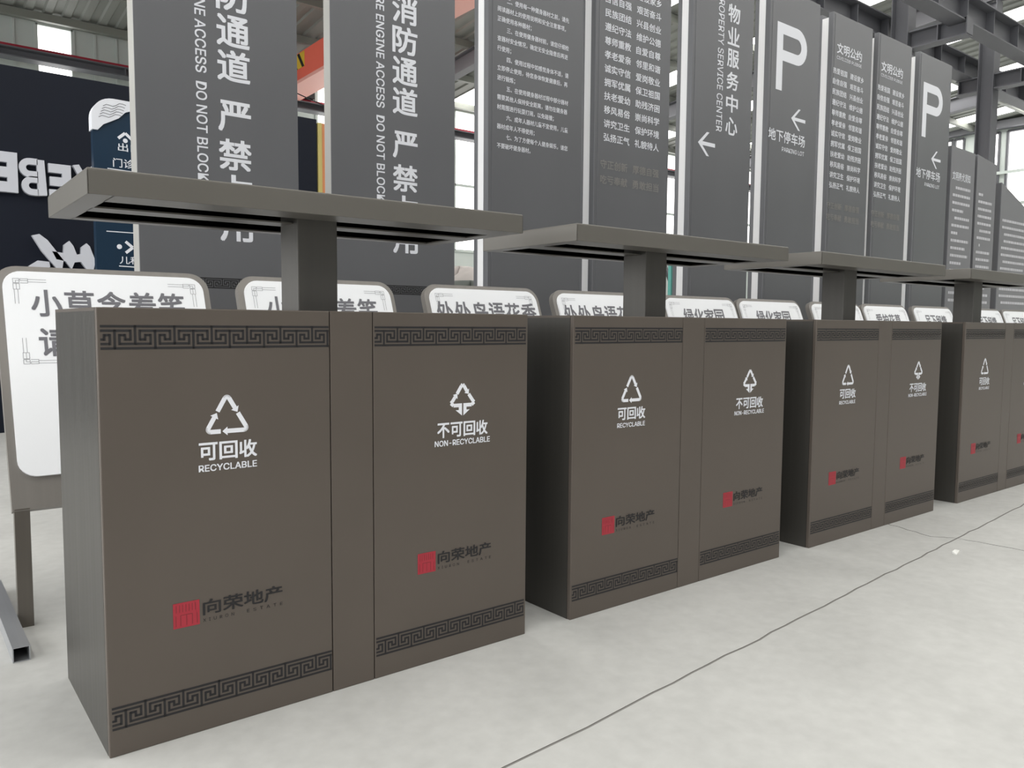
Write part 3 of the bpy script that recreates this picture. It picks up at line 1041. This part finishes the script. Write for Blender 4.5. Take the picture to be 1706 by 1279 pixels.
bp_strokes = [[(0.545, 1.372), (0.590, 1.385), (0.640, 1.345), (0.735, 1.210), (0.725, 1.150), (0.690, 1.150), (0.600, 1.270)],
              [(0.665, 1.270), (0.735, 1.262), (0.740, 1.320), (0.775, 1.350), (0.800, 1.315), (0.820, 1.255), (0.845, 1.262), (0.850, 1.310),
               (0.885, 1.340), (0.905, 1.320), (0.940, 1.215), (0.925, 1.150), (0.890, 1.140), (0.845, 1.205), (0.805, 1.200), (0.785, 1.150), (0.745, 1.205), (0.690, 1.215)][::-1],
              [(0.520, 1.160), (0.575, 1.200), (0.645, 1.195), (0.650, 1.160), (0.600, 1.120), (0.530, 1.115)][::-1],
              [(0.600, 1.020), (0.660, 1.130), (0.720, 1.060), (0.790, 1.140), (0.900, 1.120), (0.900, 1.060), (0.800, 1.060), (0.700, 0.960), (0.620, 0.960)][::-1]]
for pts in bp_strokes:
    MB().prism(pts, -0.045, -0.0002).build('raised_stroke', MT['letters'], bd)

# ---- blue hospital guide sign with white cap
hs = thing('hospital_sign', 'blue guide sign with white curved cap beside the dark letter board', 'sign', (0.665, 3.5, 0))
hw, hh = 0.62, 2.015
pts = [(0.006, 0.02)] + [(hw, 0.02), (hw, hh - 0.01)] + [(0.1, hh - 0.01), (0.03, hh - 0.05), (0.006, hh - 0.12)]
MB().prism(pts, 0, 0.06).build('body', MT['hosp'], hs)
cap = [(0.0, 1.845), (0.03, 1.845), (0.06, 1.88), (0.10, 1.902), (0.14, 1.925), (0.175, 1.962), (0.23, 1.985), (0.33, 1.99), (hw, 1.985), (hw, hh + 0.005)]
cap += [(0.11, hh + 0.012)] + [(0.11 + 0.11 * math.cos(math.radians(a)), hh - 0.098 + 0.11 * math.sin(math.radians(a))) for a in range(100, 181, 10)]
MB().prism(cap, -0.012, 0.07).build('cap', MT['white'], hs)
wv = MB()
for k in range(5):
    wv.stroke([(0.035 + i * 0.017 + k * 0.006, 1.915 + k * 0.016 + 0.004 * i + 0.007 * math.sin(i * 1.5)) for i in range(8)], 0.003, -0.013)
small(wv, 'wave_lines', MT['grey'], hs)
t = MB()
t.stroke([(0.135, 1.815), (0.172, 1.848), (0.209, 1.815)], 0.016, -0.001)
t.poly(arc(0.172, 1.806, 0.013, 0, 330, 11), -0.001)
write(t, '出口', 0.132, 0.25, 1.745, 1.79, -0.001, 0.01)
write(t, '门诊', 0.104, 0.215, 1.652, 1.702, -0.001, 0.01)
t.stroke([(0.075, 1.640), (0.24, 1.634)], 0.005, -0.001)
t.stroke([(0.060, 1.288), (0.56, 1.288)], 0.005, -0.001)
t.poly(arc(0.125, 1.205, 0.014, 0, 330, 11), -0.001)
t.stroke([(0.158, 1.236), (0.196, 1.204), (0.158, 1.172)], 0.016, -0.001)
write(t, '儿科', 0.124, 0.235, 1.108, 1.152, -0.001, 0.01)
t.stroke([(0.12, 1.095), (0.24, 1.092)], 0.006, -0.001)
small(t, 'lettering', MT['white'], hs)

# ---- orange sheet leaning beyond the board
og = thing('orange_panel', 'orange display panel with yellow edge next to the dark letter board', 'panel', (2.70, 5.0, 0))
MB().box(0.035, 0.75, 0, 0.05, 0, 2.49, 0.003).build('sheet', MT['orange'], og)
MB().box(0.0, 0.035, -0.01, 0.055, 0, 2.49, 0.003).build('edge_strip', MT['edge'], og)

# ---- wrapped goods seen in the gap between the pylons
def heap(x, y, rx, ry, h, m, label, seed):
    rnd = random.Random(seed)
    mb = MB()
    nu, nv = 28, 8
    ph = [rnd.uniform(0, 6.28) for _ in range(4)]
    vs = []
    for j in range(nv + 1):
        a = j / nv * math.pi / 2
        for i in range(nu):
            b = i / nu * 2 * math.pi
            k = 1 + 0.09 * math.sin(3 * b + ph[0]) + 0.06 * math.sin(7 * b + ph[1] + 2 * a) + 0.04 * math.sin(11 * b + 5 * a + ph[2])
            vs.append((math.cos(a) ** 0.6 * math.cos(b) * rx * k, math.cos(a) ** 0.6 * math.sin(b) * ry * k, math.sin(a) ** 0.8 * h * (1 + 0.06 * math.sin(4 * b + ph[3]))))
    fs = [(j * nu + i, j * nu + (i + 1) % nu, (j + 1) * nu + (i + 1) % nu, (j + 1) * nu + i) for j in range(nv) for i in range(nu)]
    mb.add(vs, fs)
    o = mb.build('wrapped_bundle', m, smooth=True, loc=(x, y, 0))
    return tag(o, label, 'bundle', 'wrapped goods stored on the floor')


heap(7.05, 9.2, 1.3, 0.8, 1.62, MT['tarp'], 'pinkish grey wrapped bundle seen in the gap right of the fire pylons', 1)
heap(6.35, 7.9, 0.9, 0.45, 1.33, MT['tarp_dark'], 'dark wrapped bundle low in the gap right of the fire pylons', 2)
heap(5.7, 6.9, 0.9, 0.5, 1.17, MT['paper'], 'white wrapped bundle lowest in the gap right of the fire pylons', 4)

# ---- teal sheet in the gap before the service centre pylon
o = MB().box(0, 0.6, 0, 0.03, 0, 1.35).build('teal_panel', MT['teal'], loc=(4.62, 2.7, 0))
tag(o, 'teal panel edge showing low in the gap beside the service centre pylon', 'panel')

# ---- white rack at the right edge
rk = thing('white_rack', 'white metal rack behind the lowest notice pylon at the right edge', 'rack', (9.15, 2.2, 0), 0.3)
for x in (0.0, 0.9):
    MB().box(x - 0.03, x + 0.03, -0.03, 0.03, 0, 1.5).build('upright', MT['strip'], rk)
for z in (0.35, 0.62, 0.9, 1.05, 1.2):
    MB().box(0.03, 0.87, -0.02, 0.02, z - 0.02, z + 0.02).build('rung', MT['strip'], rk)
